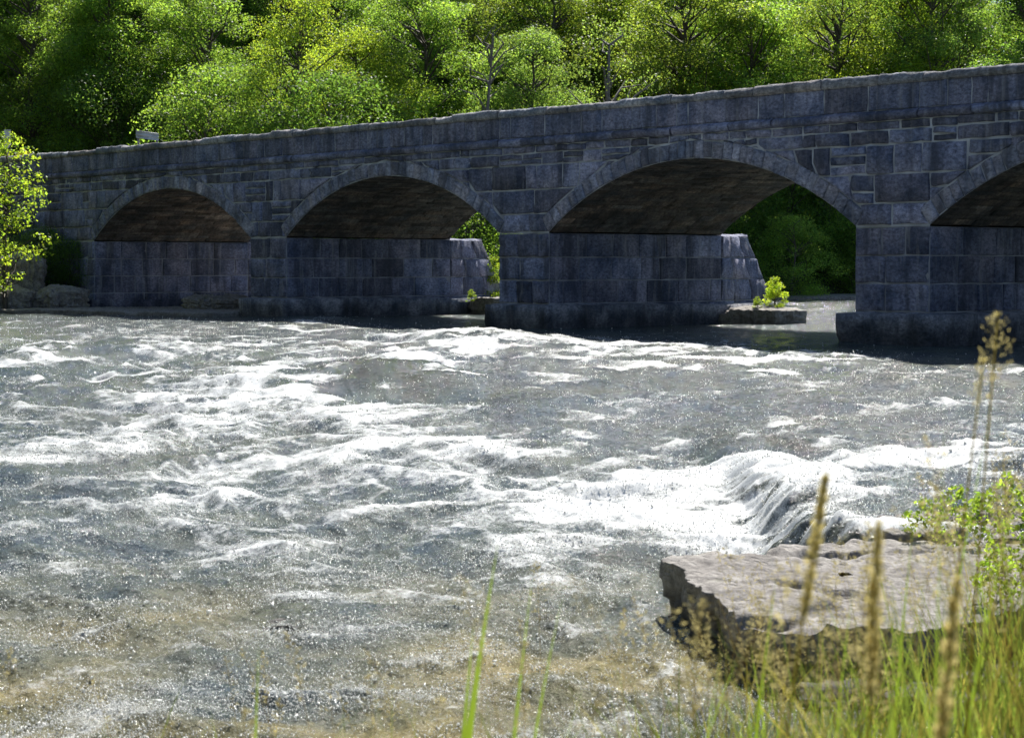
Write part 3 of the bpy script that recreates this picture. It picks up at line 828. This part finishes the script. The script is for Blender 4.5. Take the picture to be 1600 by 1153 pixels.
PROT = [tree_meshes('broad', 13.5, 3.9, 1.2, 101, 170, 420, lsize=.125),
        tree_meshes('tall', 16, 3.4, 1.6, 102, 170, 420, lsize=.125),
        tree_meshes('round', 12, 4.1, .9, 103, 170, 420, lsize=.125, shape='dome'),
        tree_meshes('airy', 14, 3.3, 1.8, 104, 150, 230, lsize=.12, lean=.06),
        tree_meshes('bare', 15.5, 2.8, 5.5, 105, 42, 160, lsize=.11, bark=M_BARKG, trunk_r=.26, lean=.05, sparse=.7),
        tree_meshes('narrow', 14.5, 2.9, 1.0, 106, 150, 380, lsize=.12, shape='cone'),
        tree_meshes('dead', 13.5, 2.4, 4.0, 109, 60, 14, lsize=.11, bark=M_BARKG, trunk_r=.16, lean=.08, sparse=.5)]
SHR = [tree_meshes('shrub_a', 3.6, 1.9, .2, 107, 80, 520, lsize=.075, trunk_r=.05, shape='oval'),
       tree_meshes('shrub_b', 5.2, 2.1, .3, 108, 90, 520, lsize=.08, trunk_r=.06, shape='oval')]
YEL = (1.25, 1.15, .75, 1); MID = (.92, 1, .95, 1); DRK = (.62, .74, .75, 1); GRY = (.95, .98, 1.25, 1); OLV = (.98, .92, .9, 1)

def put_tree(proto, px, D, scale, color, label, group=None, name='tree', z=None, cat='tree', rz=None):
    X = (px - 800)/FPX*D
    x, y = w2(X, D); x = float(x); y = float(y)
    zg = gh(x, y) if z is None else z
    e = empty(name, (x, y, zg - .1), random.uniform(0, 6.28) if rz is None else rz)
    e.scale = (scale*random.uniform(.93, 1.07), scale*random.uniform(.93, 1.07), scale)
    t = link('trunk', proto[0], e); c = link('crown', proto[1], e); c.color = color; t.color = (1, 1, 1, 1)
    tag(e, label, cat, group)
    return e

# trees one can pick out above the parapet: proto, px, distance, scale, tint, label
WOOD = 'trees of the wood behind the bridge'
FRONT = [
 (0, 60, 112, 1.0, MID, 'mid-green bushy tree rising behind the left end of the parapet'),
 (1, -20, 118, 1.05, MID, 'tall green tree cut by the left edge of the photo, behind the parapet end'),
 (2, 165, 110, 1.0, MID, 'broad green tree with tufted top, second from the left behind the parapet'),
 (1, 255, 117, .98, DRK, 'dark green tree above the leftmost arch, between two brighter ones'),
 (0, 335, 109, .95, MID, 'leafy green tree just left of the yellow-green one'),
 (3, 455, 104, .98, YEL, 'bright yellow-green airy tree standing above the second arch, branches showing'),
 (5, 395, 120, 1.05, DRK, 'narrow shaded tree in the gap left of the bright yellow-green tree'),
 (2, 565, 108, .92, YEL, 'round yellow-green tree right of the airy one, low over the parapet'),
 (0, 660, 112, 1.0, MID, 'dense fresh green tree above the right half of the second arch'),
 (6, 762, 104, 1.0, MID, 'thin tree with bare dark forked branches over the pier between second and third arch'),
 (5, 720, 118, 1.0, OLV, 'slim olive tree left of the bare forked one'),
 (2, 838, 110, 1.0, GRY, 'pale green bushy tree filling the space left of the thick grey trunk'),
 (4, 948, 101, 1.06, GRY, 'tree with a thick pale grey trunk and a thin crown above the third arch'),
 (6, 982, 103, .92, GRY, 'leaning leafless tree with grey twigs right of the thick grey trunk'),
 (0, 1060, 116, 1.12, OLV, 'full olive-green tree right of the thick grey trunk'),
 (2, 1165, 117, 1.25, MID, 'broad light green tree above the right half of the third arch'),
 (3, 1300, 117, 1.22, OLV, 'olive tree with a visible dark trunk over the tallest pier'),
 (0, 1400, 118, 1.25, YEL, 'fresh yellow-green tree behind the parapet near its right end'),
 (1, 1490, 116, 1.2, GRY, 'grey-green tree left of the dark tree at the right edge'),
 (5, 1590, 106, 1.3, DRK, 'dark green tree at the right edge of the wood'),
]
for pr, px, D, s_, c_, lb in FRONT: put_tree(PROT[pr], px, D, s_, c_, lb, WOOD)
# rows behind
rr_ = random.Random(5)
for D, off in ((122, 0), (131, 45), (141, 20), (153, 60), (167, 10)):
    px = -120 + off
    while px < 1760:
        X = (px - 800)/FPX*D; x, y = w2(X, D)
        if (y > 12.5) or x < -30:
            put_tree(PROT[rr_.choice([0, 1, 2, 3, 5])], px, D + rr_.uniform(-3, 3), rr_.uniform(.95, 1.2), rr_.choice([MID, MID, OLV, DRK, YEL, GRY]),
                     'one of the leafy trees crowding the back rows of the wood beyond the bridge', WOOD + ', back rows')
        px += rr_.uniform(85, 130)
def pl(px, D): return [float(v) for v in w2((px - 800)/FPX*D, D)]
# understorey on the far bank, seen through the arches and over the parapet
k = 0
for px, D, s_, c_ in [(1175, 113, 1.0, MID), (1290, 112, 1.15, MID), (1335, 110, 1.1, MID), (1390, 108, 1., MID), (760, 112, 1.0, MID), (730, 108, 1.0, MID), (790, 109, .9, MID),
                     (1150, 108, .9, MID), (1260, 116, 1.3, MID), (1210, 117, 1.4, MID), (1320, 117, 1.4, MID), (700, 114, 1.2, MID), (1130, 116, 1.3, MID)]:
    put_tree(SHR[k % 2], px, D, s_*1.15, c_, 'dark bush of the shaded thicket on the far bank, seen through the arches', 'dark bushes on the far bank', 'bush', cat='bush'); k += 1
put_tree(SHR[1], 1238, 107.6, .95, (1.5, 1.5, 1.6, 1), 'pale green bush on the far bank, seen through the third arch', None, 'bush', cat='bush')
for px, D in [(160, 106), (270, 107), (370, 106), (470, 107), (580, 105), (680, 106), (780, 104), (870, 105), (1060, 103), (1150, 104), (1230, 103), (1330, 102), (1420, 103), (1520, 102), (100, 103), (190, 104), (330, 101), (420, 101), (520, 100), (630, 99), (720, 99), (830, 99), (900, 98), (1010, 98), (1100, 99), (0, 106)]:
    while pl(px, D)[1] < 12.5 or (px > 900 and pl(px, D)[0] > bankx(pl(px, D)[1]) - 3): D += 1
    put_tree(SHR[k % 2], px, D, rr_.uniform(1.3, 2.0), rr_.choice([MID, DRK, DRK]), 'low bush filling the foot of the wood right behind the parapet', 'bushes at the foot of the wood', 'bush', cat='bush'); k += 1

def place_plant(proto, x, y, z, s_, col, label, name, cat, rz=0., sxy=1.):
    e = empty(name, (x, y, z), rz); e.scale = (s_*sxy, s_*sxy, s_)
    t = link('trunk' if name == 'tree' else 'stem', proto[0], e); c = link('crown' if name == 'tree' else 'foliage', proto[1], e); c.color = col
    tag(e, label, cat); return e
LEFT = tree_meshes('left_tree', 6.2, 1.35, .3, 121, 85, 170, lsize=.13, trunk_r=.07, shape='oval', cl=.85)
def pl(px, D): return [float(v) for v in w2((px - 800)/FPX*D, D)]
place_plant(LEFT, *pl(8, 80), .7, 1.04, (1.3, 1.25, .8, 1), 'small bright green tree at the left edge growing from the rocks below the bridge', 'tree', 'tree')
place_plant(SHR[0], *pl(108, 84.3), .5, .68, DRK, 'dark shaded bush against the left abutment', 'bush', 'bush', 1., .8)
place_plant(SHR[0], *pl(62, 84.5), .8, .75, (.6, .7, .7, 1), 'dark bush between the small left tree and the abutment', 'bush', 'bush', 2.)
SMALL = tree_meshes('small_bush', 1.15, .42, .05, 131, 46, 260, lsize=.06, trunk_r=.02, shape='dome', cl=.3)
place_plant(SMALL, *pl(1212, 66), .42, .95, (1.7, 1.5, .8, 1), 'sunlit yellow-green bush on the rock behind the second pier, under the third arch', 'bush', 'bush')
place_plant(SMALL, *pl(1184, 65.3), .45, .4, YEL, 'small tuft of leaves left of the sunlit bush on the same rock', 'bush', 'bush')
place_plant(SMALL, *pl(772, 80), .5, 1.5, YEL, 'weedy green bush on the pale rock behind the first pier', 'bush', 'bush')
place_plant(SMALL, *pl(737, 76), .55, .4, YEL, 'tiny green tuft by the second arch, on the rock near the pier', 'bush', 'bush')

# ------------------------------------------------------------------ things by the road at the left
M_WHITE = plain_mat('painted_metal', (.55, .58, .60), rough=.5, var=.15, bump=.05)
M_YEL = plain_mat('yellow_sign', (.75, .40, .03), rough=.5, var=.1, bump=.05)
M_POST = plain_mat('grey_post', (.30, .29, .28), rough=.8)
def local_box(name, parent, x0, x1, y0, y1, z0, z1, m, bev=.01):
    a = Acc(); a.box(x0, x1, y0, y1, z0, z1)
    o = a.build(name, [m], parent); md = o.modifiers.new('b', 'BEVEL'); md.width = bev; md.segments = 2
    return o
def at(px, py, D):
    x, y = w2((px - 800)/FPX*D, D); return float(x), float(y), CZ - (py - YH)/FPX*D
x, y, z = at(14, 218, 98)
s1 = empty('road_sign', (x, y, 5.5), TH); tag(s1, 'narrow white road marker on a post half hidden by the small left tree', 'sign')
local_box('board', s1, -.16, .16, -.02, .02, z - 5.5 - .45, z - 5.5 + .45, M_WHITE); local_box('post', s1, -.04, .04, .021, .09, 0, z - 5.5 + .3, M_POST)
x, y, z = at(38, 238, 96)
s2 = empty('warning_sign', (x, y, 5.5), TH); tag(s2, 'yellow diamond warning sign peeping over the left end of the parapet', 'sign')
o = local_box('board', s2, -.30, .30, -.015, .015, -.30, .30, M_YEL); o.rotation_euler = (0, math.radians(45), 0); o.location = (0, 0, z - 5.5 - .2)
local_box('post', s2, -.04, .04, .018, .09, 0, z - 5.5 - .1, M_POST)
x, y, z = at(232, 213, 96)
s3 = empty('guard_rail', (x, y, 5.4), TH); tag(s3, 'short pale grey guard rail behind the parapet above the leftmost arch', 'guard rail')
a = Acc(); zz = z - 5.4
U, V = np.meshgrid(np.linspace(-.55, .55, 2), np.linspace(0, 1, 13), indexing='ij')
a.grid(np.stack([U, -.05*np.cos(V*4*math.pi) , zz - .17 + .34*V - U*.14], -1)); o = a.build('rail', [M_WHITE], s3); sl = o.modifiers.new('s', 'SOLIDIFY'); sl.thickness = .02
for q in (-.45, .45): local_box('post', s3, q - .05, q + .05, .07, .17, 0, zz + .1, M_POST)

# ------------------------------------------------------------------ foreground grass
def gz(X, D):
    x, y = w2(X, D); return float(x), float(y), gh(float(x), float(y))
def blades(acc, roots, H, W, bend, rs, tint, seg=6):
    n = len(roots); az = rs.uniform(0, 2*math.pi, n)
    dr = np.stack([np.cos(az), np.sin(az), 0*az], 1)
    wa = rs.uniform(0, 2*math.pi, n); wv = np.stack([np.cos(wa), np.sin(wa), 0*wa], 1)
    lean = rs.normal(0, .10, (n, 2))
    prev = None
    for j in range(seg + 1):
        t = j/seg
        c = roots + dr*(bend*H)[:, None]*t*t*.6 + np.c_[lean*H[:, None]*t, (H*(t - .25*bend*t*t))]
        w_ = (W*(1 - t)**.6*(.55 + .45*min(1, t*5)))[:, None]
        a, b = c - wv*w_, c + wv*w_
        if prev is not None: acc.quads(np.stack([prev[0], prev[1], b, a], 1), tint)
        prev = (a, b)
def roots_in(n, rs, fn, Dr=(3., 11.)):
    out_ = []
    while len(out_) < n:
        D = rs.uniform(*Dr); u = rs.uniform(-300, 1900)
        if rs.rand() < fn(u, D):
            X = (u - 800)/FPX*D
            out_.append((X, D))
    q = np.array(out_); x, y = w2(q[:, 0], q[:, 1]); z = ground_h(x, y)
    return np.c_[x, y, z - .03], q
rs = np.random.RandomState(77)
def dens(u, D): return .012 + .10*float(sm(300, 900, u)) + .9*float(sm(950, 1250, u))
g = Acc()
R1, q1 = roots_in(2300, rs, dens, (3.6, 11.5))
px1 = q1[:, 0]/q1[:, 1]*FPX + 800
Hh = rs.uniform(.55, 1.25, len(R1))*(.8 + .3*sm(1100, 1600, px1))
# keep the tips under the line the photo shows
zlim = CZ - (np.interp(px1, [0, 700, 1000, 1250, 1450, 1600], [1060, 1030, 1000, 970, 890, 740]) - YH)/FPX*q1[:, 1]
Hh = np.minimum(Hh, np.maximum(zlim - R1[:, 2], .12)*rs.uniform(.8, 1.15, len(R1)))
tn = rs.normal(1, .22, len(R1)).clip(.5, 1.6); dry = (rs.rand(len(R1)) < .22)
tn = tn*rs.choice([.45, 1., 1.25], len(R1))
T = np.where(dry[:, None], np.stack([tn*1.9, tn*1.25, tn*1.3], 1), np.stack([tn*1.1, tn*1.1, tn*.8], 1))
blades(g, R1, Hh, rs.uniform(.0020, .0050, len(R1)), rs.uniform(.1, .8, len(R1)), rs, T)
# the bank carries on to the right
an_ = rs.uniform(.32, 1.5, 9000); dd_ = rs.uniform(2.5, 16, 9000); xb_, yb_ = w2(dd_*np.sin(an_), dd_*np.cos(an_)); zb_ = ground_h(xb_, yb_)
Rb = np.c_[xb_, yb_, zb_ - .03][zb_ > -.85]; nb = len(Rb); tb = rs.normal(1, .22, nb).clip(.5, 1.6)
blades(g, Rb, rs.uniform(.35, .9, nb), rs.uniform(.003, .006, nb), rs.uniform(.1, .8, nb), rs, np.stack([tb*rs.choice([1.1, 1.8], nb), tb*1.15, tb*.9], 1), 4)
# ground cover on the bank to the right, farther off
R2, q2 = roots_in(5200, rs, lambda u, D: float(sm(1470, 1560, u)), (11, 19))
ok = R2[:, 2] > -.98
R2 = R2[ok]; blades(g, R2, rs.uniform(.12, .42, len(R2)), rs.uniform(.004, .008, len(R2)), rs.uniform(.3, .9, len(R2)), rs, np.stack([rs.uniform(.9, 1.7, len(R2)), rs.uniform(.9, 1.2, len(R2)), rs.uniform(.6, .9, len(R2))], 1), 4)
o = g.build('grass', [M_GRASS]); tag(o, 'green and straw grass blades covering the near bank', 'grass', kind='stuff')

def panicle(acc, base, H, lean, rs, width=.05, hl=.28, n=46, r=.0028, droop=.5, sp=.011):
    base = np.array(base, float)
    t = np.linspace(0, 1, 12)
    P = base + np.c_[lean[0]*H*t**1.6, lean[1]*H*t**1.6, H*t]
    acc.tube(P, np.linspace(r, r*.4, 12), 4, (.9, .8, .55))
    C = []
    for i in range(n):
        f = 1 - hl*(1 - (i + rs.rand())/n)
        c = np.array([np.interp(f, t, P[:, j]) for j in range(3)])
        w_ = width*math.sin(math.pi*min(1, max(.06, ((f - (1 - hl))/hl*.92 + .08))))**.7
        d = rs.normal(size=3); d[2] = abs(d[2])*.6 + .2; d /= np.linalg.norm(d)
        tip = c + d*w_*rs.uniform(.5, 1.2)
        for q in range(3): C.append((c + (tip - c)*rs.uniform(.35, 1.0) + rs.normal(size=3)*sp*.3, d))
    C2 = np.array([c for c, _ in C]); dd = np.array([d for _, d in C]); m = len(C2)
    a = dd; b = np.cross(a, rs.normal(size=(m, 3))); b /= np.linalg.norm(b, axis=1)[:, None]
    L = sp*rs.uniform(.7, 1.3, m)[:, None]
    br = rs.normal(1, .2, m).clip(.5, 1.5)
    acc.quads(np.stack([C2 - a*L, C2 + b*L*.32, C2 + a*L, C2 - b*L*.32], 1), np.stack([br, br, br], 1))

# loose seed heads everywhere in the grass
sg = Acc()
def dens2(u, D): return .07 + .12*float(sm(100, 700, u)) + .7*float(sm(1000, 1300, u))
R3, q3 = roots_in(180, rs, dens2, (3.2, 9.5))
px3 = q3[:, 0]/q3[:, 1]*FPX + 800
zl3 = CZ - (np.interp(px3, [0, 500, 800, 950, 1250, 1500, 1600], [1010, 960, 860, 900, 850, 780, 650]) + rs.uniform(0, 190, len(R3)) - YH)/FPX*q3[:, 1]
for r_, zt in zip(R3, zl3):
    H_ = max(.25, min(1.4, zt - r_[2]))
    panicle(sg, r_, H_, rs.normal(0, .13, 2) - RV*.06, rs, width=rs.uniform(.03, .075), hl=.17/H_ + .06, n=46, r=.0014, sp=rs.uniform(.0035, .0065))
o = sg.build('seed_grass', [M_SEED]); tag(o, 'fine brown seed heads of the long grass on the near bank', 'grass', kind='stuff')

# single tall stalks
def stalk(px_tip, py_tip, D, px_root, length, label, dense=True, **kw):
    x, y, z = at(px_tip, py_tip, D)
    Xr = (px_root - 800)/FPX*D; xr, yr = w2(Xr, D); zr = gh(float(xr), float(yr))
    e = empty('grass_stalk', (float(xr), float(yr), zr)); tag(e, label, 'grass stalk')
    tip = np.array([x - float(xr), y - float(yr), z - zr]); t = np.linspace(0, 1, 14)
    P = tip*t[:, None]; P[:, :2] = tip[:2]*(t[:, None]**1.4)
    a = Acc(); a.tube(P, np.linspace(.0035, .0018, 14), 5, (.9, .9, .5)); a.build('stem', [M_SEED], e)
    h = Acc(); n = kw.get('n', 420); f = 1 - kw['hl']/np.linalg.norm(tip)*rs.rand(n)
    C = np.stack([np.interp(f, t, P[:, j]) for j in range(3)], 1)
    v = (f - f.min())/(f.max() - f.min() + 1e-6); wd = kw['w']*np.sin(np.pi*np.clip(v*.9 + .06, 0, 1))**.6
    ax = P[-1] - P[-3]; ax /= np.linalg.norm(ax)
    d = rs.normal(size=(n, 3)); d -= (d@ax)[:, None]*ax; d /= np.linalg.norm(d, axis=1)[:, None]
    C = C + d*(wd*rs.uniform(.2, 1, n))[:, None]; dd = d*.45 + ax; dd /= np.linalg.norm(dd, axis=1)[:, None]
    b = np.cross(dd, rs.normal(size=(n, 3))); b /= np.linalg.norm(b, axis=1)[:, None]; L = .0075 if n > 200 else .0042
    br = rs.normal(1.35, .2, n).clip(.5, 1.6)
    h.quads(np.stack([C - dd*L, C + b*L*.35, C + dd*L, C - b*L*.35], 1), np.stack([br, br, br*.95], 1)); h.build('seed_head', [M_SEED], e)
stalk(1292, 742, 3.3, 1160, 0, 'tan spike of grass leaning right in front of the waterfall', hl=.24, w=.012)
stalk(1376, 818, 2.9, 1335, 0, 'upright tan grass spike in front of the flat rock slab', hl=.26, w=.012, n=480)
stalk(1500, 905, 2.7, 1400, 0, 'blurred tan grass spike low at the right, leaning right', hl=.26, w=.012, n=480)
stalk(1560, 488, 4.4, 1500, 0, 'tall feathery plume rising highest at the right, in front of the bridge foot', hl=.15, w=.042, n=170)
stalk(1538, 560, 4.2, 1450, 0, 'shorter open seed plume left of the tallest one, before the dark water', hl=.10, w=.03, n=50)

def tall_blade(px_tip, py_tip, D, px_root, wd, label, bend=1.6, tint=(1.5, 1.6, .7)):
    x, y, z = at(px_tip, py_tip, D); Xr = (px_root - 800)/FPX*D; xr, yr = w2(Xr, D); zr = gh(float(xr), float(yr))
    t = np.linspace(0, 1, 14); tip = np.array([x - float(xr), y - float(yr), z - zr])
    P = np.c_[tip[0]*t**bend, tip[1]*t**bend, tip[2]*t]
    sd_ = np.array([RV[0], RV[1], 0])*.8 + np.array([FV[0], FV[1], 0])*.6
    W_ = (wd*np.minimum(1, (1 - t)*2.2 + .02))[:, None]
    G = np.stack([P - sd_*W_, P + np.array([FV[0], FV[1], 0])*W_*.25, P + sd_*W_], 1)
    a = Acc(); a.grid(G, tint); o = a.build('reed', [M_GRASS], None, True); o.location = (float(xr), float(yr), zr)
    tag(o, label, 'reed')
tall_blade(778, 850, 4.6, 690, .0120, 'longest bright green reed blade left of centre, leaning right over the water', 1.5)
tall_blade(740, 975, 4.7, 700, .0100, 'short green reed blade beside the foot of the longest centre blade')
tall_blade(1548, 655, 4.8, 1440, .0060, 'long green reed blade leaning right at the right edge, tallest of the green ones')
tall_blade(1478, 640, 4.0, 1455, .0022, 'thin straight upright reed blade before the foam at the right', 1.2)
tall_blade(1590, 770, 4.6, 1480, .0065, 'green reed blade leaning right at the very right edge')
tall_blade(1215, 905, 4.8, 1160, .0065, 'green reed blade in front of the left part of the flat slab')
tall_blade(1335, 925, 4.8, 1290, .0065, 'green reed blade standing in front of the middle of the flat slab')
tall_blade(1432, 800, 5.0, 1385, .0060, 'green reed blade rising before the right part of the flat slab')
tall_blade(832, 900, 4.9, 770, .0070, 'slender green reed blade between the longest centre blade and the gap', 1.3)
tall_blade(402, 1010, 5.0, 385, .0070, 'short green reed blade alone at the bottom left of centre')
tall_blade(880, 930, 4.8, 790, .0055, 'thin green reed blade in the gap right of the longest centre blade')

# leafy weeds on the bank at the right
wd_ = tree_meshes('weed', .5, .24, .04, 141, 34, 60, lsize=.05, trunk_r=.006, shape='dome', cl=.16)
for i, (px, D, s_, lb) in enumerate([(1452, 17.6, 1.0, 'bright leafy weed at the back right corner of the flat slab'), (1530, 17.0, 1.3, 'larger leafy weed right of the flat slab'),
      (1590, 15.6, 1.4, 'leafy weed cut by the right edge beside the slab'), (1492, 18.2, 1.1, 'small weed behind the others above the flat slab'), (1580, 18.6, 1.3, 'leafy weed by the water at the right edge'), (1570, 14.2, 1.1, 'leafy weed at the front right corner of the flat slab')]):
    X = (px - 800)/FPX*D; x, y = w2(X, D); z = max(gh(float(x), float(y)), -.50)
    place_plant(wd_, float(x), float(y), z + .02, s_*.78, (1.05, 1.05, .75, 1), lb, 'weed', 'weed', i)

# ------------------------------------------------------------------ light, sky, camera
EL = math.radians(50); sh = np.array([-.55, .835]); sh /= np.linalg.norm(sh)
sd = Vector((sh[0]*math.cos(EL), sh[1]*math.cos(EL), math.sin(EL)))
L = bpy.data.lights.new('sun', 'SUN'); L.energy = 5.; L.angle = math.radians(.5); L.color = (1., .96, .88)
lo = bpy.data.objects.new('sun', L); COL.objects.link(lo); lo.rotation_euler = sd.to_track_quat('Z', 'Y').to_euler()
wld = bpy.data.worlds.new('World'); scene.world = wld; wld.use_nodes = True
nt = wld.node_tree; bg = nt.nodes['Background']
sk = nt.nodes.new('ShaderNodeTexSky'); sk.sky_type = 'NISHITA'; sk.sun_disc = False; sk.sun_elevation = EL
sk.sun_rotation = math.atan2(sd.x, sd.y); sk.air_density = 1.; sk.dust_density = .6; sk.ozone_density = 3.
nt.links.new(sk.outputs[0], bg.inputs[0]); bg.inputs[1].default_value = .07

cam = bpy.data.cameras.new('camera'); co = bpy.data.objects.new('camera', cam); COL.objects.link(co)
pitch = math.atan((531.5 - YH)/FPX)
co.location = (CP[0], CP[1], CZ)
co.rotation_euler = Vector((FV[0]*math.cos(pitch), FV[1]*math.cos(pitch), -math.sin(pitch))).to_track_quat('-Z', 'Y').to_euler()
cam.sensor_width = 36; cam.lens = FPX/1600*36; cam.shift_y = -45/1600
cam.clip_start = .05; cam.clip_end = 3000
cam.dof.use_dof = True; cam.dof.focus_distance = 32; cam.dof.aperture_fstop = 5.8
scene.camera = co
scene.view_settings.view_transform = 'Standard'; scene.view_settings.look = 'None'
scene.view_settings.exposure = 0.8; scene.view_settings.gamma = 1
scene.cycles.max_bounces = 6; scene.cycles.transparent_max_bounces = 8

scene.cycles.use_denoising = True; scene.cycles.denoising_input_passes = 'RGB_ALBEDO_NORMAL'; scene.cycles.denoising_prefilter = 'ACCURATE'
